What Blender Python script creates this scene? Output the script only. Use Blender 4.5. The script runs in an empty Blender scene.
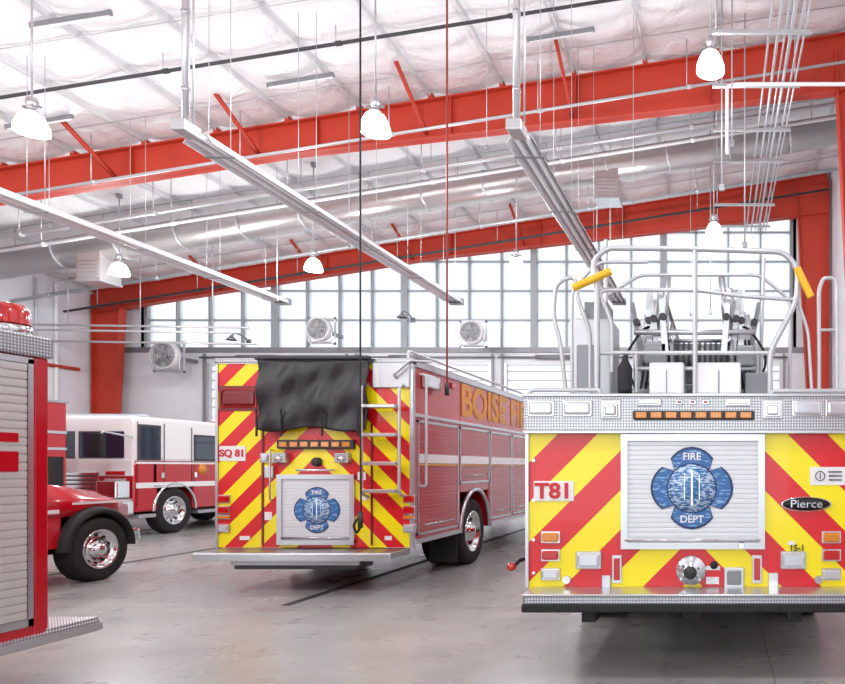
import bpy, bmesh, math, random
from mathutils import Vector, Matrix
random.seed(4)
S=bpy.context.scene
H=1.55; F=680.0

# ------------------------------------------------------------------ materials
def lin(c):
    return tuple(((v/255)/12.92 if v/255<=0.04045 else ((v/255+0.055)/1.055)**2.4) for v in c)+(1,)
M={}
def mat(name,c,rough=0.5,metal=0.0,coat=0.0,emit=0,bump=0,bscale=20,var=0.0,vscale=3,alpha=1):
    m=bpy.data.materials.new(name); m.use_nodes=True; nt=m.node_tree; b=nt.nodes['Principled BSDF']
    col=lin(c); b.inputs['Base Color'].default_value=col
    b.inputs['Roughness'].default_value=rough; b.inputs['Metallic'].default_value=metal
    b.inputs['Coat Weight'].default_value=coat; b.inputs['Coat Roughness'].default_value=0.08
    if emit: b.inputs['Emission Color'].default_value=col; b.inputs['Emission Strength'].default_value=emit
    tc=nt.nodes.new('ShaderNodeTexCoord')
    if var:
        n=nt.nodes.new('ShaderNodeTexNoise'); n.inputs['Scale'].default_value=vscale; n.inputs['Detail'].default_value=6
        nt.links.new(tc.outputs['Object'],n.inputs['Vector'])
        r=nt.nodes.new('ShaderNodeValToRGB'); r.color_ramp.elements[0].position=0.3; r.color_ramp.elements[1].position=0.7
        r.color_ramp.elements[0].color=tuple(v*(1-var) for v in col[:3])+(1,); r.color_ramp.elements[1].color=tuple(min(1,v*(1+var)) for v in col[:3])+(1,)
        nt.links.new(n.outputs['Fac'],r.inputs['Fac']); nt.links.new(r.outputs['Color'],b.inputs['Base Color'])
    if bump:
        n=nt.nodes.new('ShaderNodeTexNoise'); n.inputs['Scale'].default_value=bscale; n.inputs['Detail'].default_value=4
        nt.links.new(tc.outputs['Object'],n.inputs['Vector'])
        bp=nt.nodes.new('ShaderNodeBump'); bp.inputs['Strength'].default_value=bump; bp.inputs['Distance'].default_value=0.05
        nt.links.new(n.outputs['Fac'],bp.inputs['Height']); nt.links.new(bp.outputs['Normal'],b.inputs['Normal'])
    M[name]=m; return m
def mth(nt,op,a,b=None,c=None):
    n=nt.nodes.new('ShaderNodeMath'); n.operation=op
    for i,v in enumerate((a,b,c)):
        if v is None: continue
        if isinstance(v,(int,float)): n.inputs[i].default_value=v
        else: nt.links.new(v,n.inputs[i])
    return n.outputs[0]
def mixc(nt,f,a,b):
    n=nt.nodes.new('ShaderNodeMix'); n.data_type='RGBA'
    nt.links.new(f,n.inputs['Factor'])
    for k,v in (('A',a),('B',b)):
        s=[i for i in n.inputs if i.name==k and i.type=='RGBA'][0]
        if isinstance(v,tuple): s.default_value=v
        else: nt.links.new(v,s)
    return [o for o in n.outputs if o.type=='RGBA'][0]
RED=mat('truck_red',(182,6,26),0.25,0,0.4)
DRED=mat('dark_red',(120,8,20),0.3,0,0.5)
BEAM=mat('beam_red',(184,54,32),0.6,var=0.08,vscale=1.5)
SIL=mat('silver',(200,203,207),0.28,0.85)
ALU=mat('aluminium_paint',(196,198,201),0.35,0.45)
REFL=mat('heater_enamel',(232,234,236),0.4,0.1)
MUL=mat('mullion_grey',(160,166,172),0.5,0.1)
CHR=mat('chrome',(225,226,228),0.12,1)
WHT=mat('white_paint',(234,235,236),0.4)
CREAM=mat('truck_white',(238,239,240),0.25,0,0.4)
GRY=mat('grey_paint',(136,139,143),0.45,0.3)
DGR=mat('dark_grey',(60,62,66),0.5,0.3)
BLK=mat('black_rubber',(22,22,24),0.65)
TIRE=mat('tire_rubber',(30,30,32),0.8,bump=0.3,bscale=30)
VIN=mat('black_vinyl',(24,25,29),0.38,bump=0.15,bscale=5)
YEL=mat('yellow_grip',(240,184,30),0.4)
GOLD=mat('gold_leaf',(222,150,30),0.4,0.0)
GLS=mat('tinted_glass',(22,40,60),0.05,0,0.6)
LW=mat('lens_white',(212,218,224),0.12,0.5,0.8)
LR=mat('lens_red',(180,16,18),0.15,0,0.8,emit=0.1)
LA=mat('lens_amber',(205,125,25),0.15,0,0.8,emit=0.1)
WALL=mat('wall_paint',(228,232,237),0.6,var=0.03)
PIPE=mat('pipe_galv',(190,193,196),0.35,0.55)
DPIPE=mat('pipe_dark',(64,64,68),0.5,0.3)
DUCT=mat('duct_galv',(192,187,187),0.33,0.75,bump=0.2,bscale=3)
CORD=mat('red_cord',(130,40,34),0.6)
LAMP=mat('lamp_shade',(255,248,236),0.3,emit=5)
TXTR=mat('text_red',(200,30,40),0.4)
TXTK=mat('text_black',(20,20,20),0.4)
def chevron(name,period,phase):
    m=bpy.data.materials.new(name); m.use_nodes=True; nt=m.node_tree; b=nt.nodes['Principled BSDF']
    tc=nt.nodes.new('ShaderNodeTexCoord'); sp=nt.nodes.new('ShaderNodeSeparateXYZ'); nt.links.new(tc.outputs['Object'],sp.inputs[0])
    s=mth(nt,'ADD',mth(nt,'ABSOLUTE',sp.outputs['X']),sp.outputs['Z'])
    fr=mth(nt,'FRACT',mth(nt,'ADD',mth(nt,'DIVIDE',s,period),phase))
    g=mth(nt,'GREATER_THAN',fr,0.5)
    nt.links.new(mixc(nt,g,lin((250,230,6)),lin((214,20,32))),b.inputs['Base Color'])
    b.inputs['Roughness'].default_value=0.3; b.inputs['Coat Weight'].default_value=0.3
    return m
CHV1=chevron('chevron_tape_ladder',0.60,0.30)
CHV2=chevron('chevron_tape_engine',0.46,0.35)
def treadplate():
    m=bpy.data.materials.new('tread_plate'); m.use_nodes=True; nt=m.node_tree; b=nt.nodes['Principled BSDF']
    tc=nt.nodes.new('ShaderNodeTexCoord'); sp=nt.nodes.new('ShaderNodeSeparateXYZ'); nt.links.new(tc.outputs['Object'],sp.inputs[0])
    xy=mth(nt,'ADD',sp.outputs['X'],mth(nt,'MULTIPLY',sp.outputs['Y'],1.0))
    a=mth(nt,'SINE',mth(nt,'MULTIPLY',mth(nt,'ADD',xy,sp.outputs['Z']),150))
    c=mth(nt,'SINE',mth(nt,'MULTIPLY',mth(nt,'SUBTRACT',xy,sp.outputs['Z']),150))
    h=mth(nt,'GREATER_THAN',mth(nt,'MULTIPLY',a,c),0.35)
    nt.links.new(mixc(nt,h,lin((150,152,157)),lin((232,234,238))),b.inputs['Base Color'])
    b.inputs['Metallic'].default_value=0.75; b.inputs['Roughness'].default_value=0.3
    bp=nt.nodes.new('ShaderNodeBump'); bp.inputs['Strength'].default_value=0.5; bp.inputs['Distance'].default_value=0.004
    nt.links.new(h,bp.inputs['Height']); nt.links.new(bp.outputs['Normal'],b.inputs['Normal'])
    return m
TRD=treadplate()
def emblem(name,thr,ca,cb,sx=30,sz=55):
    m=bpy.data.materials.new(name); m.use_nodes=True; nt=m.node_tree; b=nt.nodes['Principled BSDF']
    tc=nt.nodes.new('ShaderNodeTexCoord'); mp=nt.nodes.new('ShaderNodeMapping'); mp.inputs['Scale'].default_value=(sx,sx,sz)
    nt.links.new(tc.outputs['Object'],mp.inputs[0])
    n=nt.nodes.new('ShaderNodeTexNoise'); n.inputs['Scale'].default_value=1.3; n.inputs['Detail'].default_value=1; nt.links.new(mp.outputs[0],n.inputs['Vector'])
    g=mth(nt,'GREATER_THAN',n.outputs['Fac'],thr)
    nt.links.new(mixc(nt,g,lin(ca),lin(cb)),b.inputs['Base Color']); b.inputs['Roughness'].default_value=0.4
    return m
EMB=emblem('emblem_blue',.60,(48,104,166),(132,172,210),14,80); EMBC=emblem('emblem_center',.5,(58,112,172),(190,212,232),22,70); EMBD=mat('emblem_dark',(28,50,96),0.4)
def floormat():
    m=bpy.data.materials.new('polished_concrete'); m.use_nodes=True; nt=m.node_tree; b=nt.nodes['Principled BSDF']
    tc=nt.nodes.new('ShaderNodeTexCoord')
    n=nt.nodes.new('ShaderNodeTexNoise'); n.inputs['Scale'].default_value=0.6; n.inputs['Detail'].default_value=10; n.inputs['Roughness'].default_value=0.62
    nt.links.new(tc.outputs['Object'],n.inputs['Vector'])
    r=nt.nodes.new('ShaderNodeValToRGB'); e=r.color_ramp.elements
    e[0].position=0.30; e[0].color=lin((144,143,141)); e[1].position=0.70; e[1].color=lin((178,177,175))
    nt.links.new(n.outputs['Fac'],r.inputs['Fac'])
    sp=nt.nodes.new('ShaderNodeSeparateXYZ'); nt.links.new(tc.outputs['Object'],sp.inputs[0])
    def line(s,p,off):
        f=mth(nt,'FRACT',mth(nt,'DIVIDE',mth(nt,'ADD',s,off),p)); return mth(nt,'LESS_THAN',f,0.010/p)
    l=mth(nt,'MAXIMUM',line(sp.outputs['X'],4.65,101.9),line(sp.outputs['Y'],3.6,100.5))
    nt.links.new(mixc(nt,l,r.outputs['Color'],lin((110,108,105))),b.inputs['Base Color'])
    n2=nt.nodes.new('ShaderNodeTexNoise'); n2.inputs['Scale'].default_value=2.2; n2.inputs['Detail'].default_value=5
    nt.links.new(tc.outputs['Object'],n2.inputs['Vector'])
    mr=nt.nodes.new('ShaderNodeMapRange'); mr.inputs['To Min'].default_value=0.18; mr.inputs['To Max'].default_value=0.42
    nt.links.new(n2.outputs['Fac'],mr.inputs['Value']); nt.links.new(mr.outputs[0],b.inputs['Roughness'])
    b.inputs['Specular IOR Level'].default_value=0.5
    return m
FLM=floormat()
def ceilmat():
    m=bpy.data.materials.new('insulation_blanket'); m.use_nodes=True; nt=m.node_tree; b=nt.nodes['Principled BSDF']
    b.inputs['Base Color'].default_value=lin((236,237,239)); b.inputs['Roughness'].default_value=0.4; b.inputs['Metallic'].default_value=0.0
    tc=nt.nodes.new('ShaderNodeTexCoord')
    n=nt.nodes.new('ShaderNodeTexNoise'); n.inputs['Scale'].default_value=2.2; n.inputs['Detail'].default_value=4; n.inputs['Distortion'].default_value=0.5
    nt.links.new(tc.outputs['Object'],n.inputs['Vector'])
    bp=nt.nodes.new('ShaderNodeBump'); bp.inputs['Strength'].default_value=0.7; bp.inputs['Distance'].default_value=0.12
    nt.links.new(n.outputs['Fac'],bp.inputs['Height']); nt.links.new(bp.outputs['Normal'],b.inputs['Normal'])
    return m
CEI=ceilmat()
def panemat():
    m=bpy.data.materials.new('translucent_pane'); m.use_nodes=True; nt=m.node_tree
    for n in list(nt.nodes): nt.nodes.remove(n)
    o=nt.nodes.new('ShaderNodeOutputMaterial'); t=nt.nodes.new('ShaderNodeBsdfTransparent'); d=nt.nodes.new('ShaderNodeBsdfTranslucent')
    t.inputs[0].default_value=(0.60,0.61,0.62,1); d.inputs[0].default_value=(0.7,0.71,0.72,1)
    mx=nt.nodes.new('ShaderNodeMixShader'); mx.inputs[0].default_value=0.5
    nt.links.new(t.outputs[0],mx.inputs[1]); nt.links.new(d.outputs[0],mx.inputs[2]); nt.links.new(mx.outputs[0],o.inputs[0])
    return m
PANE=panemat()
def doormat_():
    m=bpy.data.materials.new('door_panel'); m.use_nodes=True; nt=m.node_tree; b=nt.nodes['Principled BSDF']
    b.inputs['Base Color'].default_value=lin((234,237,241)); b.inputs['Roughness'].default_value=.4
    o=nt.nodes['Material Output']; d=nt.nodes.new('ShaderNodeBsdfTranslucent'); d.inputs[0].default_value=(.8,.83,.86,1)
    mx=nt.nodes.new('ShaderNodeMixShader'); mx.inputs[0].default_value=0.22  # translucent share added so outside light brightens the otherwise dim doors
    nt.links.new(b.outputs[0],mx.inputs[1]); nt.links.new(d.outputs[0],mx.inputs[2]); nt.links.new(mx.outputs[0],o.inputs[0])
    return m
DOORM=doormat_()
SHUT=mat('shutter_satin',(220,223,227),.36,.12)

# ------------------------------------------------------------------ geometry helpers
def empty(name,loc=(0,0,0)):
    o=bpy.data.objects.new(name,None); o.location=loc; S.collection.objects.link(o); return o
def addmesh(name,parent,verts,faces,m,smooth=False):
    me=bpy.data.meshes.new(name); me.from_pydata([tuple(v) for v in verts],[],faces); me.update()
    bm=bmesh.new(); bm.from_mesh(me); bmesh.ops.recalc_face_normals(bm,faces=bm.faces); bm.to_mesh(me); bm.free()
    o=bpy.data.objects.new(name,me); S.collection.objects.link(o)
    me.materials.append(m)
    if smooth:
        for p in me.polygons: p.use_smooth=True
    if parent: o.parent=parent
    return o
def box(name,parent,x0,x1,y0,y1,z0,z1,m,bev=0,seg=2):
    if x0>x1:x0,x1=x1,x0
    if y0>y1:y0,y1=y1,y0
    if z0>z1:z0,z1=z1,z0
    v=[(x,y,z) for x in (x0,x1) for y in (y0,y1) for z in (z0,z1)]
    f=[(0,1,3,2),(4,6,7,5),(0,4,5,1),(2,3,7,6),(0,2,6,4),(1,5,7,3)]
    o=addmesh(name,parent,v,f,m)
    if bev:
        bm=bmesh.new(); bm.from_mesh(o.data)
        bmesh.ops.bevel(bm,geom=bm.edges[:],offset=bev,segments=seg,affect='EDGES',profile=0.5)
        bm.to_mesh(o.data); bm.free()
    return o
def boxes(name,parent,lst,m):
    v=[];f=[]
    for (x0,x1,y0,y1,z0,z1) in lst:
        b=len(v); v+=[(x,y,z) for x in (x0,x1) for y in (y0,y1) for z in (z0,z1)]
        f+=[tuple(b+i for i in q) for q in [(0,1,3,2),(4,6,7,5),(0,4,5,1),(2,3,7,6),(0,2,6,4),(1,5,7,3)]]
    return addmesh(name,parent,v,f,m)
def prism(name,parent,pts,axis,a0,a1,m):
    n=len(pts); v=[]
    for a in (a0,a1):
        for (p,q) in pts:
            v.append((p,a,q) if axis=='y' else ((a,p,q) if axis=='x' else (p,q,a)))
    f=[tuple(range(n)),tuple(range(2*n-1,n-1,-1))]+[(i,(i+1)%n,n+(i+1)%n,n+i) for i in range(n)]
    return addmesh(name,parent,v,f,m)
def cyls(name,parent,segs,m,n=12):
    V=[];Fc=[]
    for (p0,p1,r) in segs:
        p0=Vector(p0);p1=Vector(p1); d=(p1-p0).normalized()
        u=d.orthogonal().normalized(); w=d.cross(u); b=len(V)
        for p in (p0,p1):
            for i in range(n):
                a=2*math.pi*i/n; V.append(p+(u*math.cos(a)+w*math.sin(a))*r)
        for i in range(n):
            Fc.append((b+i,b+(i+1)%n,b+n+(i+1)%n,b+n+i))
        Fc.append(tuple(b+i for i in range(n))); Fc.append(tuple(b+n+i for i in range(n-1,-1,-1)))
    o=addmesh(name,parent,V,Fc,m)
    for p in o.data.polygons: p.use_smooth=len(p.vertices)==4
    return o
def rnd(pts,r,k=5):
    pts=[Vector(p) for p in pts]; out=[pts[0]]
    for i in range(1,len(pts)-1):
        a,b,c=pts[i-1],pts[i],pts[i+1]
        ra=min(r,(a-b).length*0.45,(c-b).length*0.45)
        s=b+(a-b).normalized()*ra; e=b+(c-b).normalized()*ra
        for j in range(k+1):
            t=j/k; out.append(s*(1-t)**2+b*2*t*(1-t)+e*t*t)
    out.append(pts[-1]); return out
def tube(name,parent,pts,r,m,cr=0.0):
    if cr: pts=rnd(pts,cr)
    c=bpy.data.curves.new(name,'CURVE'); c.dimensions='3D'; c.bevel_depth=r; c.bevel_resolution=3; c.use_fill_caps=True
    s=c.splines.new('POLY'); s.points.add(len(pts)-1)
    for i,p in enumerate(pts): s.points[i].co=(p[0],p[1],p[2],1)
    o=bpy.data.objects.new(name,c); c.materials.append(m); S.collection.objects.link(o)
    dg=bpy.context.evaluated_depsgraph_get(); dg.update()
    me=bpy.data.meshes.new_from_object(o.evaluated_get(dg)); 
    bpy.data.objects.remove(o); o=bpy.data.objects.new(name,me)
    if not me.materials: me.materials.append(m)
    S.collection.objects.link(o)
    for p in me.polygons: p.use_smooth=True
    if parent:o.parent=parent
    return o
def lathe(name,parent,prof,c,axis,m,n=40,smooth=True):
    V=[];Fc=[]; k=len(prof)
    for i in range(n):
        a=2*math.pi*i/n
        for (r,h) in prof:
            ca,sa=r*math.cos(a),r*math.sin(a)
            if axis=='x': V.append((c[0]+h,c[1]+ca,c[2]+sa))
            elif axis=='y': V.append((c[0]+ca,c[1]+h,c[2]+sa))
            else: V.append((c[0]+ca,c[1]+sa,c[2]+h))
    for i in range(n):
        j=(i+1)%n
        for q in range(k-1): Fc.append((i*k+q,j*k+q,j*k+q+1,i*k+q+1))
    o=addmesh(name,parent,V,Fc,m,smooth)
    bm=bmesh.new(); bm.from_mesh(o.data); bmesh.ops.remove_doubles(bm,verts=bm.verts,dist=1e-5); bm.to_mesh(o.data); bm.free()
    return o
def text(name,parent,s,loc,size,m,side='rear',ext=0.004,sx=1,bold=0.015):
    c=bpy.data.curves.new(name,'FONT'); c.body=s; c.size=size; c.extrude=ext; c.align_x='CENTER'; c.align_y='CENTER'; c.offset=size*bold
    o=bpy.data.objects.new(name,c); S.collection.objects.link(o)
    dg=bpy.context.evaluated_depsgraph_get(); dg.update()
    me=bpy.data.meshes.new_from_object(o.evaluated_get(dg)); bpy.data.objects.remove(o)
    o=bpy.data.objects.new(name,me); me.materials.clear(); me.materials.append(m); S.collection.objects.link(o)
    o.location=loc; o.scale=(sx,1,1)
    o.rotation_euler=(math.pi/2,0,0) if side=='rear' else (math.pi/2,0,math.pi/2)
    if parent:o.parent=parent
    return o
def slats(name,parent,o0,u,n,w,z0,z1,pitch,dep,m):
    u=Vector(u);n=Vector(n);o0=Vector(o0); k=max(1,round((z1-z0)/pitch)); p=(z1-z0)/k
    prof=[]
    for i in range(k):
        z=z0+i*p; prof+=[(0,z),(dep*0.9,z+p*0.12),(dep,z+p*0.5),(dep*0.9,z+p*0.88)]
    prof.append((0,z1))
    V=[];Fc=[]
    for (d,z) in prof:
        for t in (0,w): V.append((o0+u*t+n*d).to_tuple()[:2]+(z,))
    for i in range(len(prof)-1): Fc.append((2*i,2*i+1,2*i+3,2*i+2))
    return addmesh(name,parent,V,Fc,m)
def wheel(parent,cx,cy,r,w,side,name='wheel',dish=True,rim=CHR):
    g=side; h=w/2; c=(cx,cy,r)
    prof=[(r*0.6,-h*0.9),(r*0.8,-h),(r*0.95,-h*0.95),(r,-h*0.75),(r,h*0.75),(r*0.95,h*0.95),(r*0.8,h),(r*0.6,h*0.9)]
    lathe(name+'_tire',parent,[(a,b*g) for a,b in prof],c,'x',TIRE,48)
    R=r*0.62
    lathe(name+'_rim',parent,[(a*R,b*g) for a,b in [(1.0,h*0.8/1),(1.02,h*0.98),(0.96,h*1.0),(0.9,h*0.9),(0.82,h*0.5),(0.62,h*0.35),(0.5,h*0.55),(0.46,h*0.8),(0.3,h*0.95),(0.26,h*1.15),(0.0,h*1.2)]],c,'x',rim,40)
    lathe(name+'_back',parent,[(R,-h*0.6*g),(0.0,-h*0.6*g)],c,'x',DGR,24)
    seg=[];hol=[]
    for i in range(10):
        a=2*math.pi*i/10; p=(cx+g*h*0.45,cy+math.cos(a)*R*0.38,r+math.sin(a)*R*0.38)
        seg.append((p,(p[0]+g*h*0.45,p[1],p[2]),0.018))
        q=(cx+g*h*0.30,cy+math.cos(a+.3)*R*0.73,r+math.sin(a+.3)*R*0.73)
        hol.append((q,(q[0]+g*h*0.18,q[1],q[2]),R*0.085))
    cyls(name+'_nuts',parent,seg,CHR,8); cyls(name+'_hand_holes',parent,hol,BLK,12)
def lens(parent,name,x,z,w,h,y,m,fr=CHR):
    box(name+'_bezel',parent,x-w/2-.012,x+w/2+.012,y-.02,y+.03,z-h/2-.012,z+h/2+.012,fr,0.008)
    box(name,parent,x-w/2,x+w/2,y-.04,y+.01,z-h/2,z+h/2,m,min(w,h)*0.2)
def cross(parent,x,z,R,y):
    def arms(nm,R,y,m):
        V=[];Fc=[]
        for k in range(4):
            a0=k*math.pi/2; b=len(V)
            V.append((x,y,z)); pts=[(0.64,-0.76)]+[(0.90+0.13*abs(math.cos(t*2.4)),t) for t in [-0.62,-0.48,-0.35,-0.18,0,0.18,0.35,0.48,0.62]]+[(0.64,0.76)]
            for (rr,t) in pts: V.append((x+R*rr*math.cos(a0+t),y,z+R*rr*math.sin(a0+t)))
            Fc.append(tuple(range(b,b+len(pts)+1)))
        addmesh(nm,parent,V,Fc,m)
    arms('emblem_outline',R*1.03,y,EMBD); arms('emblem_cross',R*.97,y-.002,EMB)
    lathe('emblem_ring',parent,[(R*0.64,-.003),(R*0.64,-.005),(R*0.61,-.005),(R*0.61,-.003)],(x,y,z),'y',EMBD,40)
    lathe('emblem_disc',parent,[(R*0.61,-.003),(R*0.61,-.0045),(0,-.0045)],(x,y,z),'y',EMBC,32)
    lathe('emblem_hub',parent,[(R*0.26,-.004),(R*0.24,-.007),(0,-.007)],(x,y,z),'y',EMB,24)
    boxes('emblem_tools',parent,[(x-R*.02,x+R*.02,y-.009,y-.006,z-R*.45,z+R*.45),(x-R*.20,x-R*.18,y-.009,y-.006,z-R*.3,z+R*.35),(x+R*.18,x+R*.20,y-.009,y-.006,z-R*.3,z+R*.35)],LW)
    for s,t in ((.80,'FIRE'),(-.80,'DEPT')): text('emblem_lettering',parent,t,(x,y-.004,z+R*s),R*.26,WHT,ext=.001)

# ------------------------------------------------------------------ room shell
YB=22.0; YF=-9.0; XL=-19.75; XR=3.55
def roof(x): return 10.206+0.16*x
def rf(x): return roof(x)+.07
box('floor',None,XL-.2,XR+.2,YF-.2,YB+.2,-0.2,0,FLM)
box('wall_left',None,XL-.2,XL,YF,YB,0,7.4,WALL)
box('wall_right',None,XR,XR+.2,YF,YB,0,11.1,WALL)
pur=[XL+0.2+i*1.5 for i in range(17)]; SP=1.15; s0=YF+.6
V=[];Fc=[]; nx=17*8; ny=27*8
xs=[XL-.3+(XR+.6-XL)*i/(nx) for i in range(nx+1)]; ys=[YF-.3+(YB-YF+.6)*j/ny for j in range(ny+1)]
for y in ys:
    for x in xs:
        t=((x-pur[0])/1.5)%1.0; q=((y-s0)/SP)%1.0
        a=math.sin(math.pi*t)**.6; b=math.sin(math.pi*q)**.6
        V.append((x,y,roof(x)+0.23-0.05*a-0.11*a*b+0.02*math.sin(y*3.1+x*2.3)*a))
for j in range(ny):
    for i in range(nx):
        a=j*(nx+1)+i; Fc.append((a,a+1,a+nx+2,a+nx+1))
addmesh('ceiling',None,V,Fc,CEI,True)
o=empty('roof_purlins')
PW=mat('purlin_white',(206,208,210),0.45)
boxes('purlins',o,[(x-.02,x+.02,YF,YB,roof(x)+.09,roof(x)+.22) for x in pur if x<XR],PW)
boxes('purlin_clips',o,[(x-.05,x+.05,y-.06,y+.06,roof(x)-.0,roof(x)+.14) for x in pur if x<XR-.3 for y in (0.1,7.15,14.3,21.4)],BEAM)
st=[]
for j in range(27):
    y=s0+j*SP
    st.append(((XL,y,roof(XL)+.085),(XR,y,roof(XR)+.085),0.010))
cyls('straps',o,st,PIPE,6)

def endwall(tag,y0,openings,closed):
    w=empty('wall_'+tag); s=1 if y0>0 else -1; ya,yb=sorted((y0,y0+s*.25))
    dz=4.85; hz=5.35
    L=[(XL,XR,ya,yb,dz,hz)]; prev=XL
    for (a,b) in openings: L.append((prev,a,ya,yb,0,dz)); prev=b
    L.append((prev,XR,ya,yb,0,dz))
    boxes('panels',w,L,WALL)
    boxes('header_trim',w,[(XL,XR,y0-s*.08,y0,hz-.10,hz+.06)],GRY)
    prism('end_infill',w,[(XL,hz),(-18.6,hz),(-18.6,roof(-18.6)+.3),(XL,roof(XL)+.3)],'y',ya,yb,WALL)
    prism('end_infill_high',w,[(2.4,hz),(XR,hz),(XR,roof(XR)+.3),(2.4,roof(2.4)+.3)],'y',ya,yb,WALL)
    win=empty('window_1' if tag=='back' else 'window_2')
    mu=[]; x=-18.6; i=0
    while x<2.45:
        t=.045 if i%4 else .20
        mu.append((x-t/2,x+t/2,ya,yb,hz,roof(x)+.12)); x+=1.05; i+=1
    k=0.95
    while k<4.6:
        xs_=max(-18.6,(hz+k-10.206)/.16+.2)
        if xs_<2: mu.append((xs_,2.4,ya+.05,yb-.05,hz+k,hz+k+.04))
        k+=.95
    boxes('mullions',win,mu,MUL)
    prism('pane',win,[(-18.6,hz),(2.4,hz),(2.4,roof(2.4)+.25),(-18.6,roof(-18.6)+.25)],'y',(ya+yb)/2-.005,(ya+yb)/2+.005,PANE)
    return w
bays=[(-16.5,-12.1),(-11.6,-7.4),(-6.9,-2.7),(-2.2,2.0)]
endwall('back',YB,bays,True)
endwall('front',YF,bays,False)
for i,(a,b) in enumerate(bays):
    d=empty('door_%d'%(i+1))
    slats('sections',d,(a,YB+.1,0),(1,0,0),(0,-1,0),b-a,0,4.85,0.29,0.025,DOORM)
    boxes('section_joints',d,[(a,b,YB+.068,YB+.085,z,z+.025) for z in (.58,1.16,1.74,2.32,2.9,3.48,3.77,4.06,4.35,4.64)],GRY)
    boxes('jambs',d,[(a-.06,a+.04,YB-.05,YB+.12,0,4.9),(b-.04,b+.06,YB-.05,YB+.12,0,4.9)],ALU)
    boxes('door_tracks',d,[(a-.12,a-.06,YB-.12,YB-.04,0,5.2),(b+.06,b+.12,YB-.12,YB-.04,0,5.2)],GRY)
    cyls('torsion_shaft',d,[((a-.2,YB-.15,5.08),(b+.2,YB-.15,5.08),.03),((a+1,YB-.15,5.08),(a+2.2,YB-.15,5.08),.07)],GRY)

# ------------------------------------------------------------------ steel frames
def frame(y,i):
    f=empty('steel_frame')
    def dep(x): 
        return 0.68 if x<-9 else 0.68+(x+9)*0.045
    xs=[XL+.1,-9,3.4]
    top=[(x,roof(x)) for x in xs]; bot=[(x,roof(x)-dep(x)) for x in xs]
    for k in range(2):
        a,b=top[k],top[k+1]; c,d=bot[k+1],bot[k]
        prism('rafter_web',f,[a,b,c,d],'y',y-.015,y+.015,BEAM)
        prism('rafter_top_flange',f,[a,b,(b[0],b[1]-.03),(a[0],a[1]-.03)],'y',y-.13,y+.13,BEAM)
        prism('rafter_bottom_flange',f,[(d[0],d[1]+.03),(c[0],c[1]+.03),c,d],'y',y-.13,y+.13,BEAM)
    for (xo,xt,xb,zt,nm) in ((3.45,2.42,2.95,roof(3)-.1,'column_right'),(-19.65,-18.75,-19.1,roof(-19.6)-.1,'column_left')):
        prism(nm+'_web',f,[(xo,0),(xb,0),(xt,zt),(xo,zt)],'y',y-.02,y+.02,BEAM)
        s=.03 if xo>0 else -.03
        prism(nm+'_inner_flange',f,[(xb,0),(xb+s,0),(xt+s,zt-.3),(xt,zt-.3)],'y',y-.13,y+.13,BEAM)
        prism(nm+'_outer_flange',f,[(xo,0),(xo-s,0),(xo-s,zt),(xo,zt)],'y',y-.13,y+.13,BEAM)
    st=[]
    for x in (-16.4,-12.3,-8.4,-5.6,-3.0,-.2): st.append((x-.01,x+.01,y-.11,y+.11,roof(x)-dep(x)+.02,roof(x)-.02))
    boxes('stiffeners',f,st,BEAM)
    br=[]
    for x in (-15.6,-12.6,-9.6,-6.1,-3.05):
        br.append(((x,y-.1,roof(x)-dep(x)+.08),(x-.1,y-1.25,roof(x)+.1),.045))
    cyls('flange_braces',f,br,BEAM,4)
for i,y in enumerate((-8.5,0.1,7.15,14.3,21.4)): frame(y,i)

# ------------------------------------------------------------------ ducts, pipes, conduit
d=empty('ceiling_duct')
yd=16.9
cyls('spiral_duct',d,[((-18.2,yd,roof(-18.2)-.75),(3.3,yd,roof(3.3)-.75),.36)],DUCT,28)
seg=[]
for k in range(15):
    x=-17.8+k*1.5; z=roof(x)-.75; seg.append(((x,yd,z-.0),(x+.05,yd,z+.008),.375))
cyls('duct_collars',d,seg,PIPE,28)
cyls('duct_hangers',d,[((x,yd,roof(x)-.4),(x,yd,rf(x)),.012) for x in [-17.5+k*2.2 for k in range(10)]],PIPE,6)
for x in (-15.4,-2.75):
    z=roof(x)-.75
    prism('diffuser_drop',d,[(x-.28,z),(x+.28,z),(x+.28,z-.85),(x-.28,z-.85)],'y',yd-.3,yd+.3,DUCT)
    boxes('diffuser_grille',d,[(x-.30,x+.30,yd-.32,yd+.32,z-.9,z-.84)]+[(x-.24,x+.24,yd-.31,yd-.295,z-.8+q*.09,z-.77+q*.09) for q in range(5)],SIL)
def sloped(name,y,off,r,m,x0=XL+.1,x1=3.3):
    o=empty(name); cyls('pipe_run',o,[((x0,y,roof(x0)-off),(x1,y,roof(x1)-off),r)],m,12)
    k=int((x1-x0)/3)
    cyls('pipe_hangers',o,[((x0+1+i*3,y,roof(x0+1+i*3)-off),(x0+1+i*3,y,rf(x0+1+i*3)),.01) for i in range(k)],PIPE,6)
    cyls('couplings',o,[((x0+1+i*3,y,roof(x0+1+i*3)-off),(x0+1.1+i*3,y,roof(x0+1.1+i*3)-off),r*1.4) for i in range(k)],m,12)
sloped('sprinkler_pipe',11.8,.25,.03,DPIPE)
sloped('sprinkler_pipe',15.2,.95,.045,ALU)
sloped('sprinkler_pipe',15.7,1.02,.035,WHT)
sloped('sprinkler_pipe',13.7,.90,.03,ALU)
sloped('sprinkler_pipe',18.9,.9,.05,PIPE)
sloped('sprinkler_pipe',20.4,.85,.035,DPIPE)
r=empty('conduit_rack')
zb=H+7.32
bars=[];rods=[]
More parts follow.
